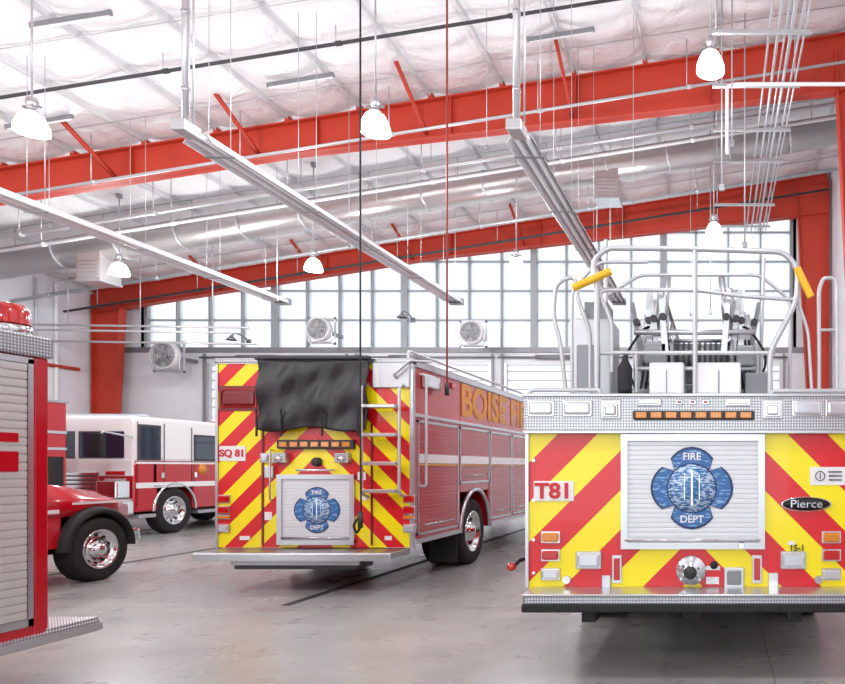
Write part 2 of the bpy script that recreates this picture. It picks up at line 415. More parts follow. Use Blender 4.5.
for y in (8.6,11.4,13.0,14.7,16.2,18.9,20.6):
    bars.append((-.12,1.55,y-.03,y+.03,zb-.06,zb)); rods+=[((-.05,y,zb),(-.05,y,rf(0)),.012),((1.45,y,zb),(1.45,y,rf(1.45)),.012)]
boxes('trapeze_bars',r,bars,PIPE); cyls('threaded_rods',r,rods,PIPE,6)
cyls('conduits',r,[((x,7.5,zb+.03),(x,21.1,zb+.03),rr) for x,rr in ((.85,.022),(1.0,.03),(1.12,.018),(1.22,.035),(1.36,.022),(1.45,.02))],PIPE,8)
for x,y,z0 in ((.05,12.2,6.6),(.24,12.6,7.6),(.5,13.2,5.9),(-.22,17.6,5.6)):
    r=empty('electrical_conduit'); cyls('drop',r,[((x,y,z0),(x,y,rf(x)),.014)],PIPE,8)
    box('junction_box',r,x-.05,x+.05,y-.03,y+.03,z0-.1,z0+.02,GRY,.008)
r=empty('water_pipe')
tube('run',r,[(.15,12.7,7.4),(.15,12.7,8.55),(.15,12.7,8.65),(.3,12.7,8.7),(3.5,12.7,8.7)],.035,WHT,.12)
for (x,y) in ((-3.0,12.9),(-8.0,13.0),(-13.0,13.0),(-14.6,10.8),(-10.2,10.7),(-5.2,10.6)):
    o=empty('ceiling_strip_light',(x,y,roof(x)+.02))
    box('housing',o,-.65,.65,-.022,.022,-.04,.045,GRY); box('tube',o,-.62,.62,-.018,.018,-.055,-.04,WHT)
    o.rotation_euler=(0,-math.atan(.16),0)

# ------------------------------------------------------------------ pendant lamps
def pendant(x,y,z):
    o=empty('pendant_lamp',(x,y,z)); top=rf(x)-z
    k=.82
    lathe('shade',o,[(a*k,b*k) for a,b in [(.0,.24),(.09,.235),(.15,.2),(.2,.1),(.235,0.0),(.24,-.10),(.232,-.105),(.0,-.08)]],(0,0,0),'z',LAMP,32)
    lathe('ballast_housing',o,[(a*k,b*k) for a,b in [(0,.50),(.07,.49),(.085,.45),(.085,.36),(.06,.33),(.05,.3),(.1,.27),(.1,.235),(0,.23)]],(0,0,0),'z',SIL,24)
    cyls('rod',o,[((0,0,.4),(0,0,top),.013)],PIPE,8)
    box('guard_bar',o,-.12,.12,-.02,.02,.27,.295,GRY)
    cyls('ceiling_canopy',o,[((0,0,top-.08),(0,0,top),.06)],GRY,16)
    l=bpy.data.lights.new('lamp_light','POINT'); l.energy=240; l.shadow_soft_size=.22; l.color=(.98,.99,1.0)
    lo=bpy.data.objects.new('lamp_light',l); lo.location=(0,0,-.38); lo.parent=o; S.collection.objects.link(lo)
for y in (-4.5,2.8,9.5,16.1):
    for x,z in ((-14.2,6.2),(-9.6,6.3),(-4.8,6.3),(-.12,7.15)):
        pendant(x,y,z if y<12 else z-.02)

# ------------------------------------------------------------------ tube heaters
def heater(x,y0=9.0,y1=17.8):
    z=H+4.35; o=empty('tube_heater',(x,0,z))
    prof=[(-.20,-.06),(-.12,.06),(.12,.06),(.20,-.06),(.19,-.065),(.115,.048),(-.115,.048),(-.19,-.065)]
    prism('reflector',o,prof,'y',y0,y1,REFL)
    cyls('burner_tubes',o,[((-.06,y0-.2,.0),(-.06,y1+.1,.0),.04),((.08,y0-.1,.0),(.08,y1+.1,.0),.04)],REFL,14)
    box('burner_box',o,-.10,.10,y0-.35,y0-.05,-.05,.10,ALU,.02)
    box('end_cap',o,-.18,.18,y1,y1+.15,-.09,.08,GRY,.02)
    hg=[]
    for k in range(5):
        y=y0+.4+k*2.0; hg+=[((-.15,y,.04),(-.15,y,rf(x)-z),.005),((.15,y,.04),(.15,y,rf(x)-z),.005)]
    cyls('hanger_chains',o,hg,PIPE,6)
    boxes('reflector_brackets',o,[(-.21,.21,y0+.4+k*2.0-.015,y0+.4+k*2.0+.015,-.08,-.065) for k in range(5)],GRY)
    cyls('flue',o,[((0,y0-.2,.08),(0,y0-.2,rf(x)-z),.045)],ALU)
    cyls('flue_collars',o,[((0,y0-.2,.5+k*1.0),(0,y0-.2,.56+k*1.0),.052) for k in range(2)],PIPE)
    cyls('gas_line',o,[((.1,y0-.2,.1),(.1,y0-.2,rf(x)-z),.012)],PIPE,8)
heater(-11.45); heater(-6.9); heater(-2.62)
tr=empty('cable_tray')
z=H+3.55
cyls('tray_rails',tr,[((-19.7,y,z+dz),(-13.0,y,z+dz-.1),.03) for y,dz in ((18.5,.2),(18.8,.4),(19.1,.0))],ALU,10)
cyls('tray_rods',tr,[((x,18.8,z+.4-(x+19.7)*.015),(x,18.8,rf(x)),.012) for x in (-18,-16,-14)],PIPE,6)
c=empty('hanging_air_hose')
xh=-4.42;yh=8.38
tube('hose',c,[(xh,yh,rf(xh)),(xh,yh,2.0),(xh+.01,yh,.95)],.011,BLK)
tube('hose_loop',c,[(xh,yh,.98),(xh+.03,yh,.86),(xh-.05,yh,.72),(xh-.09,yh,.84),(xh,yh,.95)],.014,BLK,.05)
cyls('coupler',c,[((xh,yh,.8),(xh,yh,1.0),.03)],DGR)
c=empty('hanging_power_cord')
tube('cord',c,[(-3.8,9.5,rf(-3.8)),(-3.8,9.5,2.65)],.014,CORD)
cyls('plug',c,[((-3.8,9.5,2.55),(-3.8,9.5,2.72),.03)],DGR)
for x,y,z0 in ((-7.4,13.6,6.0),(-10.4,16,5.5),(-13.2,13.4,6.3),(-4.1,12,7.2),(-1.6,12.7,6.5),(-.75,18,5.6)):
    c=empty('hanging_pull_cable'); cyls('cable',c,[((x,y,z0),(x,y,rf(x)),.006)],PIPE,6); lathe('pull_handle',c,[(0,-.06),(.03,-.04),(.03,.02),(0,.04)],(x,y,z0),'z',GRY,12)

# ------------------------------------------------------------------ fans, goosenecks on back wall
def fan(x,y,z,s):
    o=empty('wall_fan',(x,y,z))
    rr=s*.95
    lathe('drum',o,[(rr,-.12),(rr+.03,-.10),(rr+.03,.12),(rr,.14),(rr-.01,.0),(rr,-.12)],(0,0,0),'y',WHT,36)
    lathe('back_plate',o,[(rr,.12),(0,.13)],(0,0,0),'y',WHT,36)
    for q in (.95,.78,.6,.42,.25): lathe('guard_ring',o,[(rr*q,-.13),(rr*q-.012,-.145),(rr*q-.024,-.13),(rr*q-.012,-.115),(rr*q,-.13)],(0,0,0),'y',ALU,32)
    cyls('guard_spokes',o,[((0,-.13,0),(math.cos(a)*rr,-.13,math.sin(a)*rr),.008) for a in [k*math.pi/4 for k in range(8)]],ALU,6)
    for k in range(5):
        a=k*2*math.pi/5; p=[Vector((.07*math.cos(a-.5),-.07,.07*math.sin(a-.5))),Vector((rr*.9*math.cos(a-.1),-.06,rr*.9*math.sin(a-.1))),Vector((rr*.9*math.cos(a+.45),.0,rr*.9*math.sin(a+.45))),Vector((.07*math.cos(a+.5),0.02,.07*math.sin(a+.5)))]
        addmesh('blade',o,p,[(0,1,2,3)],GRY)
    cyls('hub',o,[((0,-.1,0),(0,.05,0),.09)],GRY,20)
    box('bracket',o,-.05,.05,.1,YB-y,-.05,.05,GRY)
    tube('yoke',o,[(-rr-.05,0,0),(-rr-.05,0,-rr-.06),(rr+.05,0,-rr-.06),(rr+.05,0,0)],.02,PIPE,.06)
    boxes('mount_frame',o,[(-s-.08,s+.08,.14,.18,s,s+.06),(-s-.08,s+.08,.14,.18,-s-.1,-s-.04),(-s-.08,-s-.03,.14,.18,-s-.1,s+.06),(s+.03,s+.08,.14,.18,-s-.1,s+.06)],ALU)
for x,z,s in ((-16.9,4.95,.40),(-12.2,5.75,.34),(-7.55,5.65,.34)): fan(x,20.75,z,s)
for x,z in ((-15.2,5.6),(-9.9,6.3),(-4.2,6.4)):
    o=empty('gooseneck_lamp',(x,YB,z))
    tube('arm',o,[(0,0,0),(0,-.3,.15),(0,-.7,.15),(.05,-.85,0)],.025,GRY,.15)
    lathe('shade',o,[(.03,.1),(.06,.05),(.16,-.06),(.15,-.06)],(.05,-.87,-.05),'z',GRY,20)
    box('wall_plate',o,-.08,.08,-.03,0,-.08,.08,GRY,.01)
o=empty('wall_pipe')
tube('p1',o,[(XL+.06,20.2,7.0),(XL+.06,20.2,0.05)],.05,WHT); tube('p2',o,[(XL+.06,19.6,7.0),(XL+.06,19.6,0.05)],.03,PIPE)
tube('p3',o,[(XL+.08,18.0,4.55),(XL+.08,20.9,4.55)],.05,BEAM)
o=empty('wall_pipe')
tube('p4',o,[(XR-.06,17.5,9.8),(XR-.06,17.5,0.05)],.05,WHT); tube('p5',o,[(XR-.06,18.6,9.8),(XR-.06,18.6,0.05)],.03,PIPE)
tube('p6',o,[(XR-.08,15,3.6),(XR-.08,21,3.6)],.04,PIPE)
DRN=mat('drain_steel',(84,83,81),.5,.3)
for x in (-4.85,-9.6,-14.1):
    o=empty('floor_drain',(x,0,0))
    box('channel_cover',o,-.05,.05,7.6,19.5,0.0,.005,DRN)
    boxes('grate_slots',o,[(-.035,.035,7.62+k*.08,7.62+k*.08+.03,.0055,.0065) for k in range(148)],BLK)

# ================================================================== LADDER TRUCK (T81)
TX,TY=-.2,5.15
T=empty('ladder_fire_truck',(TX,TY,0))
def tx(px,yl=0): return (px-719)/F*(TY+yl)-TX
def tz(py,yl=0): return H-(py-467)/F*(TY+yl)
box('chassis_body',T,-1.25,1.25,.02,8.2,.66,2.06,RED,.02)
box('undercarriage',T,-.9,.9,.25,8.2,.42,.66,BLK)
box('rear_panel',T,-1.24,1.24,-.0,.03,.62,1.82,CHV1)
boxes('rear_panel_edges',T,[(-1.262,-1.238,-.02,.05,.64,1.82),(1.238,1.262,-.02,.05,.64,1.82)],SIL)
box('upper_tread_band',T,-1.27,1.27,-.05,.4,1.815,2.085,TRD,.012)
box('upper_lip',T,-1.28,1.28,-.07,.3,2.075,2.1,SIL,.008)
box('lower_lip',T,-1.27,1.27,-.065,.0,1.80,1.825,SIL,.006)
box('tailboard',T,-1.2,1.2,-.30,.1,.52,.635,TRD,.012)
box('tailboard_rubber_edge',T,-1.205,1.205,-.325,-.28,.515,.575,BLK,.01)
box('tailboard_top',T,-1.205,1.205,-.32,.0,.63,.645,SIL,.006)
boxes('tailboard_brackets',T,[(-.8,-.7,-.2,.3,.42,.53),(.7,.8,-.2,.3,.42,.53),(-.06,.06,-.15,.3,.44,.53)],BLK)
x0,x1=tx(624),tx(762); z0,z1=tz(546),tz(437)
boxes('rollup_frame',T,[(x0-.02,x0+.03,-.03,.03,z0,z1),(x1-.03,x1+.02,-.03,.03,z0,z1),(x0-.02,x1+.02,-.035,.03,z1-.03,z1+.02),(x0-.02,x1+.02,-.035,.03,z0-.02,z0+.03)],SIL)
slats('rollup_door',T,(x0+.03,-.012,0),(1,0,0),(0,-1,0),x1-x0-.06,z0+.03,z1-.03,.036,.005,SHUT)
tube('lift_bar',T,[(x0+.02,-.03,z0+.05),(x0+.02,-.06,z0+.05),(x1-.02,-.06,z0+.05),(x1-.02,-.03,z0+.05)],.010,CHR)
cross(T,tx(692),tz(488),.295,-.022)
box('latch',T,tx(738),tx(744),-.05,0,z0-.02,z0+.03,CHR,.005)
for px,w in ((543,.18),(579,.20),(806,.20),(837,.17)): lens(T,'scene_light',tx(px),tz(409),w,.10,-.05,LW)
for px in (612,772): 
    box('corner_plate',T,tx(px)-.08,tx(px)+.08,-.06,-.04,tz(420),tz(400),SIL,.01); lens(T,'marker',tx(px),tz(411),.09,.08,-.055,LW)
for px in (650,738): lens(T,'clearance_light',tx(px),tz(403),.16,.035,-.05,LW)
for px in (680,693,706): lens(T,'marker_light',tx(px),tz(403),.03,.02,-.05,LR)
box('arrow_bar_housing',T,tx(634),tx(754),-.085,-.04,tz(420.5),tz(411.5),DGR,.01)
for k in range(8): box('arrow_bar_lamp',T,tx(637+k*14.7),tx(648+k*14.7),-.10,-.07,tz(419),tz(413),LA,.006)
box('unit_sign',T,tx(534),tx(574),-.012,0,tz(501),tz(481),WHT,.004); text('unit_sign_text',T,'T81',(tx(554),-.015,tz(491.5)),.16,TXTR,sx=1.1,bold=.03)
for s,pxs in ((-1,(551,551,551)),(1,(831,831,831))):
    for px,py,m in zip(pxs,(537,555,574),(LA,LR,LW)): lens(T,'tail_light',tx(px),tz(py),.125,.07,-.0,m)
for px in (589,793): lens(T,'backup_light',tx(px),tz(560),.17,.11,-.0,LW,SIL)
for px in (617,757): box('reflector',T,tx(px-3),tx(px+3),-.02,0,tz(580),tz(558),LR,.005); box('reflector_base',T,tx(px-5),tx(px+5),-.01,0,tz(583),tz(555),SIL,.004)
lathe('inlet_cap',T,[(0,-.13),(.05,-.13),(.055,-.1),(.085,-.1),(.09,-.03),(.11,-.03),(.115,0)],(tx(691),0,tz(570)),'y',CHR,28)
cyls('inlet_cap_lugs',T,[((tx(691)+.1*math.cos(a),-.1,tz(570)+.1*math.sin(a)),(tx(691)+.07*math.cos(a),-.1,tz(570)+.07*math.sin(a)),.012) for a in (0.4,2.5,3.8,5.6)],CHR)
lathe('inlet_center',T,[(.05,-.132),(.05,-.14),(0,-.14)],(tx(691),0,tz(570)),'y',DGR,16)
box('outlet_plate',T,tx(724),tx(744),-.03,0,tz(588),tz(567),SIL,.006); box('outlet_cover',T,tx(727),tx(741),-.05,-.02,tz(584),tz(570),GRY,.01)
box('socket_plate',T,tx(768),tx(778),-.03,0,tz(588),tz(572),CHR,.006)
box('switch_plate',T,tx(602),tx(611),-.02,0,tz(588),tz(575),SIL,.006)
boxes('small_labels',T,[(tx(706),tx(720),-.006,0,tz(570),tz(566)),(tx(788),tx(795),-.006,0,tz(545),tz(541)),(tx(706),tx(719),-.006,0,tz(584),tz(577)),(tx(810),tx(845),-.006,0,tz(485),tz(467))],WHT)
lathe('small_badge',T,[(.03,0),(.03,-.012),(0,-.012)],(tx(714),0,tz(565)),'y',BLK,20)
for k in range(3): text('label_text',T,'=====',(tx(835),-.008,tz(472+k*4)),.035,TXTK)
text('label_icon',T,'i',(tx(820),-.008,tz(476)),.06,TXTK)
tube('lens_ring_label',T,[(tx(820)+.035*math.cos(a),-.01,tz(476)+.035*math.sin(a)) for a in [k*math.pi/8 for k in range(17)]],.003,TXTK)
text('unit_number',T,'15-1',(tx(797),-.006,tz(548)),.065,TXTK)
bd=lathe('badge_oval',T,[(0,-.02),(.165,-.02),(.18,-.01),(.18,0)],(0,0,0),'y',BLK,40); bd.location=(tx(806),0,tz(504)); bd.scale=(1,1,.26)
bd=lathe('badge_oval_rim',T,[(.18,-.022),(.192,-.022),(.192,0)],(0,0,0),'y',CHR,40); bd.location=(tx(806),0,tz(504)); bd.scale=(1,1,.29)
text('badge_text',T,'Pierce',(tx(806),-.024,tz(504)),.085,LW,sx=1.15,bold=0)
for s in (-1,1):
    cyls('hinge_bolts',T,[((s*1.2,-.02,z),(s*1.2,.0,z),.012) for z in (.75,1.0,1.3,1.6)],CHR)
    cyls('tow_eye',T,[((s*.95,-.03,.7),(s*.95,.0,.7),.03)],CHR)
tube('side_bracket',T,[(-1.25,.15,.85),(-1.34,.1,.83),(-1.36,.05,.80)],.015,BLK); lathe('side_knob',T,[(0,-.04),(.032,-.02),(.032,.02),(0,.04)],(-1.38,.03,.79),'y',LR,16)
for y in (2.1,3.4,7.0):
    for s in (-1,1): wheel(T,s*1.08,y,.52,.3,s,'wheel')
box('cab',T,-1.24,1.24,8.0,10.6,.5,2.5,RED,.08); box('cab_glass',T,-1.1,1.1,10.5,10.63,1.5,2.2,GLS,.02)
boxes('cab_side_glass',T,[(-1.26,-1.2,8.9,10.2,1.5,2.15),(1.2,1.26,8.9,10.2,1.5,2.15)],GLS)
box('front_bumper',T,-1.25,1.25,10.6,11.1,.5,.85,CHR,.03)
box('deck',T,-1.2,1.2,.3,7.9,2.06,2.14,TRD)
lathe('turntable',T,[(0,.0),(.85,0),(.85,.16),(.7,.2),(0,.2)],(0,1.7,2.1),'z',GRY,36)
box('pedestal_left',T,-.62,-.5,1.3,2.2,2.25,2.75,ALU,.02); box('pedestal_right',T,.5,.62,1.3,2.2,2.25,2.75,ALU,.02)
tube('rear_handrail_left',T,[(tx(530,.1),.1,2.09),(tx(530,.1),.1,tz(390,.1)),(tx(600,.1),.1,tz(390,.1)),(tx(600,.1),.1,2.09)],.018,ALU,.05)
tube('rear_handrail_right',T,[(tx(772,.1),.1,2.09),(tx(772,.1),.1,tz(391,.1)),(1.2,.1,tz(391,.1)),(1.2,.1,2.09)],.018,ALU,.05)
secs=[(.50,2.40,.42),(.42,2.47,.42),(.34,2.54,.42),(.27,2.61,.40)]
for i,(hw,zb_,hh) in enumerate(secs):
    ya=1.0-.18*i; yb_=9.2-.3*i; L=[]
    for s in (-1,1):
        L+=[((s*hw,ya,zb_),(s*hw,yb_,zb_),.028),((s*hw,ya,zb_+hh),(s*hw,yb_,zb_+hh),.02)]
        k=0; y=ya
        while y<yb_-.6:
            L+=[((s*hw,y,zb_),(s*hw,y,zb_+hh),.014),((s*hw,y,zb_),(s*hw,y+.6,zb_+hh),.012)]; y+=.6
        L+=[((s*hw,ya,zb_+.05),(s*(hw-.05),ya-.02,zb_+hh+.1),.03),((s*(hw+.03),ya+.12,zb_+.05),(s*(hw-.0),ya+.1,zb_+hh+.04),.022)]
    y=ya+.1
    while y<yb_: L.append(((-hw,y,zb_),(hw,y,zb_),.016)); y+=.36
    cyls('ladder_section_%d'%(i+1),T,L,(SIL if i%2 else ALU),8)
for s in (-1,1):
    for k,(xx,ang,hh) in enumerate(((.24,.10,.50),(.31,.16,.52),(.38,.05,.55),(.46,.2,.45))):
        prism('ladder_end_plate',T,[(s*xx-.026,2.5),(s*xx+.026,2.5),(s*(xx+ang*.4)+.018,2.5+hh),(s*(xx+ang*.4)-.018,2.5+hh)],'y',.42+k*.07,.46+k*.07,(SIL,ALU,SIL,GRY)[k])
        cyls('end_plate_pin',T,[((s*xx+s*ang*.2,.40+k*.07,2.78),(s*xx+s*ang*.2,.48+k*.07,2.78),.03)],DGR)
cyls('cable_drum',T,[((-.18,.55,2.48),(.30,.55,2.48),.10),((-.2,.55,2.48),(-.17,.55,2.48),.14),((.29,.55,2.48),(.32,.55,2.48),.14)],GRY,28)
cyls('winch_coils',T,[((-.15+k*.045,.55,2.48),(-.13+k*.045,.55,2.48),.112) for k in range(10)],DGR,24)
cyls('winch_bar',T,[((-.5,.45,2.66),(.5,.45,2.66),.022),((-.5,.45,2.36),(.5,.45,2.36),.02)],SIL,12)
box('winch_motor',T,-.42,-.22,.42,.6,2.40,2.58,GRY,.02); box('winch_gearbox',T,.34,.5,.42,.6,2.38,2.55,GRY,.02)
box('butt_plate',T,-.48,.48,.95,.98,2.3,2.62,GRY,.01)
lathe('motor_end',T,[(0,-.05),(.07,-.04),(.1,0),(.1,.1)],(-.28,.5,2.48),'y',DGR,24)
cyls('hydraulic_lines',T,[((-.45+i*.04,.5,2.2),(-.4+i*.04,.6,2.62),.010) for i in range(4)]+[((.4+i*.04,.5,2.2),(.36+i*.03,.6,2.62),.010) for i in range(4)],BLK,8)
tube('hydraulic_hose',T,[(-.5,.6,2.2),(-.60,.5,2.45),(-.4,.5,2.75),(-.3,.8,2.7)],.011,BLK,.15)
tube('hydraulic_hose',T,[(.5,.6,2.2),(.62,.5,2.45),(.42,.5,2.75),(.3,.8,2.7)],.011,BLK,.15)
box('control_box_white',T,tx(649,.35),tx(684,.35),.35,.75,2.14,tz(362,.35),WHT,.015)
box('control_box_wide',T,tx(697,.35),tx(741,.35),.35,.75,2.14,tz(362,.35),CREAM,.015)
boxes('control_box_seams',T,[(tx(666,.35),tx(667,.35),.345,.36,2.15,2.33),(tx(718,.35),tx(719.5,.35),.345,.36,2.15,2.33)],GRY)
box('step_box_right',T,tx(745,.45),tx(772,.45),.45,.8,2.14,tz(372,.45),GRY,.01)
box('equipment_locker',T,tx(573,.5),tx(612,.5),.5,.95,2.14,tz(318,.5),ALU,.02)
box('locker_door',T,tx(577,.5),tx(600,.5),.485,.5,2.2,tz(345,.5),GRY,.01)
box('locker_top_unit',T,tx(583,.5),tx(607,.5),.55,.85,tz(318,.5),tz(300,.5),GRY,.01)
lathe('extinguisher',T,[(0,0),(.055,0),(.06,.03),(.06,.2),(.03,.26),(.02,.3),(0,.31)],(tx(625,.3),.3,2.14),'z',BLK,20)
def rail(nm,pts,yl=.3,r=.019,cr=.09,m=ALU): return tube(nm,T,[(tx(a,yl),yl,tz(b,yl)) for a,b in pts],r,m,cr)
rail('basket_top_rail',[(597,396),(597,285),(592,262),(606,248),(700,249),(784,252),(798,268),(797,300),(770,352),(770,396)],.3,.023)
rail('basket_rail_left_loop',[(612,372),(612,322),(597,290),(640,290),(697,290),(740,296),(797,300)],.33,.017)
rail('basket_post_mid',[(695,396),(695,249)],.3,.020,0)
rail('basket_lower_rail',[(597,353),(775,353)],.32,.017,0)
rail('basket_lower_rail2',[(636,392),(636,353)],.32,.014,0)
rail('left_hook_rail',[(566,392),(560,340),(553,315),(556,283),(575,275),(578,300),(590,330),(590,396)],.5,.018)
rail('left_inner_rail',[(572,396),(572,290),(598,262),(648,262)],.9,.016)
rail('right_post_a',[(819,398),(819,290),(823,278),(835,278),(837,290),(837,398)],.4,.017,.04)
rail('right_post_b',[(797,300),(808,330),(812,396)],.35,.014)
rail('right_cross',[(819,330),(837,330)],.4,.012,0)
rail('back_rail',[(600,396),(600,300),(640,275),(760,275),(790,300),(790,396)],1.9,.018)
rail('yellow_grip_left',[(573,288),(611,271)],.27,.030,0,YEL)
rail('yellow_grip_right',[(797,268),(811,297)],.27,.030,0,YEL)
rail('left_tall_post',[(606,396),(606,240)],1.2,.02,0); rail('right_tall_post',[(760,396),(764,258)],1.1,.016,0)

# ================================================================== FIRE ENGINE (SQ81)
EX,EY=-5.17,8.7
E=empty('fire_engine',(EX,EY,0))
def ex(px,yl=0): return (px-719)/F*(EY+yl)-EX
def ez(py,yl=0): return H-(py-467)/F*(EY+yl)
box('body_rear',E,-1.25,1.25,.02,1.60,.55,2.9,RED,.02)
box('body_over_wheel',E,-1.25,1.25,1.6,2.84,1.17,2.9,RED)
box('body_mid',E,-1.25,1.25,2.84,6.6,.55,2.9,RED,.02)
box('frame_rails',E,-.6,.6,.3,9,.45,1.2,BLK)
box('cab',E,-1.25,1.25,6.7,9.4,.55,2.75,RED,.08)
box('cab_windshield',E,-1.1,1.1,9.35,9.43,1.6,2.4,GLS,.02); box('cab_side_glass',E,1.2,1.265,7.0,8.8,1.6,2.3,GLS)
box('rear_panel',E,-1.245,1.245,0,.03,.52,2.88,CHV2)
boxes('rear_edges',E,[(-1.262,-1.23,-.02,.05,.5,2.9),(1.22,1.262,-.02,.05,.5,2.9),(-1.262,1.262,-.02,.05,2.87,2.9)],SIL)
box('hosebed_rim',E,-1.26,1.26,-.03,6.5,2.88,2.94,TRD,.01)
box('rear_panel_seam_left',E,ex(262),ex(264),-.012,0,.55,2.1,DRED); box('rear_panel_seam_right',E,ex(371),ex(373),-.012,0,.55,2.1,DRED)
box('beavertail_plate_left',E,ex(220),ex(261),-.015,0,ez(411),ez(386),DRED); lens(E,'rear_beacon_left',ex(240),ez(398.5),.42,.22,-.01,DRED,LR)
box('upper_right_plate',E,ex(374),ex(411),-.05,0,ez(388),ez(363),ALU,.01)
V=[];Fc=[];nu,nv=56,36; xa,xb=ex(263),ex(372); za,zb2=ez(430),ez(361)
for j in range(nv+1):
    for i in range(nu+1):
        u=i/nu;v=j/nv; x=xa+(xb-xa)*u; z=zb2+(za-zb2)*v
        w=.02*math.sin(u*15+2*math.sin(v*3))*v+.012*math.sin(v*11+u*7)+.008*math.sin(u*33+v*9)
        z+= -.03*math.sin(u*math.pi*3)*v - .02*math.sin(math.pi*u)*(1-v)
        V.append((x+.01*math.sin(v*11),-.1-.04*v*abs(math.sin(u*9))+w,z))
for j in range(nv):
    for i in range(nu):
        a=j*(nu+1)+i; Fc.append((a,a+1,a+nu+2,a+nu+1))
tp=addmesh('hosebed_cover',E,V,Fc,VIN,True); md=tp.modifiers.new('s','SOLIDIFY'); md.thickness=.02
box('hosebed_cover_top',E,xa,xb,-.11,6.0,2.92,2.965,VIN,.02)
tube('cover_bar',E,[(xa-.03,-.1,2.93),(xb+.03,-.1,2.93)],.025,DGR)
boxes('cover_straps',E,[(x,x+.02,-.2,-.185,ez(437),ez(410)) for x in (ex(266),ex(290),ex(330),ex(365))],BLK)
box('arrow_bar_housing',E,ex(280),ex(356),-.07,0,ez(449),ez(440),DGR,.01)
for k in range(7): box('arrow_bar_lamp',E,ex(283+k*10.4),ex(290.5+k*10.4),-.085,-.05,ez(447),ez(442),LA,.006)
x0,x1=ex(280),ex(354); z0,z1=ez(543),ez(476)
boxes('rollup_frame',E,[(x0-.02,x0+.04,-.04,.0,z0,z1),(x1-.04,x1+.02,-.04,.0,z0,z1),(x0-.02,x1+.02,-.045,.0,z1-.04,z1+.02),(x0-.02,x1+.02,-.045,.0,z0-.02,z0+.04)],SIL)
slats('rollup_door',E,(x0+.04,-.012,0),(1,0,0),(0,-1,0),x1-x0-.08,z0+.04,z1-.04,.04,.006,SHUT)
cross(E,ex(318),ez(510),.28,-.022)
tube('lift_bar',E,[(x0+.05,-.02,z0+.07),(x0+.05,-.05,z0+.07),(x1-.05,-.05,z0+.07),(x1-.05,-.02,z0+.07)],.012,CHR)
for px in (283,345): 
    box('step_light_pad',E,ex(px-7),ex(px+7),-.09,0,ez(463),ez(453),TRD,.01); lathe('step_knob',E,[(0,-.12),(.04,-.11),(.05,-.08),(.05,0)],(ex(px),0,ez(459)),'y',CHR,20)
tube('door_grab',E,[(ex(300),-.0,ez(470)),(ex(300),-.09,ez(470)),(ex(335),-.09,ez(470)),(ex(335),0,ez(470))],.014,CHR,.03)
lathe('camera_dome',E,[(0,-.09),(.05,-.07),(.06,0)],(ex(318),0,ez(462)),'y',DGR,20)
box('unit_sign',E,ex(220),ex(246),-.012,0,ez(461),ez(446),WHT,.004); text('unit_sign_text',E,'SQ 81',(ex(233),-.016,ez(453.5)),.125,TXTR,bold=.03)
for px in (225,410):
    for py,m in ((499,LR),(510,LR),(517,LA),(528,LW)): lens(E,'tail_light',ex(px),ez(py),.13,.085 if py!=517 else .03,-.01,m)
lens(E,'backup_light',ex(266),ez(458),.1,.1,-.01,LW); 
box('hydrant_cap_plate',E,ex(266),ex(275),-.04,0,ez(478),ez(466),SIL,.01)
boxes('labels',E,[(ex(358),ex(366),-.008,0,ez(480),ez(472)),(ex(265),ex(272),-.008,0,ez(520),ez(512)),(ex(360),ex(367),-.008,0,ez(500),ez(494)),(ex(385),ex(392),-.008,0,ez(540),ez(536)),(ex(240),ex(250),-.008,0,ez(540),ez(536))],WHT)
for px in (368,405): tube('ladder_stile',E,[(ex(px),0,ez(497)),(ex(px),-.16,ez(493)),(ex(px),-.16,ez(388)),(ex(px),0,ez(384))],.02,ALU,.05)
for py in (407,435,463,490): box('ladder_step',E,ex(370),ex(404),-.26,-.1,ez(py)-.03,ez(py)+.015,SIL,.008)
tube('corner_grab',E,[(ex(398),0,ez(380)),(ex(398),-.12,ez(376)),(ex(414),-.12,ez(362)),(ex(414),.5,ez(356))],.018,ALU,.05)
tube('left_grab',E,[(ex(274),-.0,ez(500)),(ex(274),-.08,ez(500)),(ex(274),-.08,ez(450)),(ex(274),0,ez(450))],.012,CHR,.03)
tube('corner_grab_rail',E,[(1.27,.15,1.3),(1.36,.15,1.3),(1.36,.15,2.75),(1.27,.15,2.75)],.018,ALU,.05)
box('tailboard',E,-1.2,1.2,-.47,.05,.43,.51,TRD,.01); box('tailboard_edge',E,-1.2,1.2,-.485,-.45,.41,.50,SIL,.008)
box('lower_step',E,-.75,.75,-.40,0,.30,.42,DGR,.01); box('lower_step_edge',E,-.78,.78,-.42,-.38,.35,.42,TRD,.006)
xr=1.25
PK=mat('compartment_red',(170,4,24),.25,0,.3)
def comp(y0,y1,z0,z1,nm):
    boxes(nm+'_frame',E,[(xr,xr+.02,y0,y0+.03,z0,z1),(xr,xr+.02,y1-.03,y1,z0,z1),(xr,xr+.02,y0,y1,z1-.03,z1),(xr,xr+.02,y0,y1,z0,z0+.03)],SIL)
    slats(nm+'_shutter',E,(xr+.002,y0+.03,0),(0,1,0),(1,0,0),y1-y0-.06,z0+.03,z1-.03,.05,.003,PK)
    cyls(nm+'_latch',E,[((xr+.01,y0+.2,z0+.12),(xr+.01,y1-.2,z0+.12),.012)],CHR)
comp(.12,1.5,.66,2.16,'comp_1'); comp(1.56,2.86,1.3,2.16,'comp_2'); comp(2.92,4.1,.66,2.16,'comp_3'); comp(4.15,5.2,.66,2.16,'comp_4'); comp(5.25,6.5,.66,2.16,'comp_5')
boxes('side_stripe',E,[(xr+.008,xr+.018,.15,1.47,1.60,1.72),(xr+.008,xr+.018,1.6,2.82,1.60,1.72),(xr+.008,xr+.018,2.95,6.5,1.60,1.72)],CREAM)
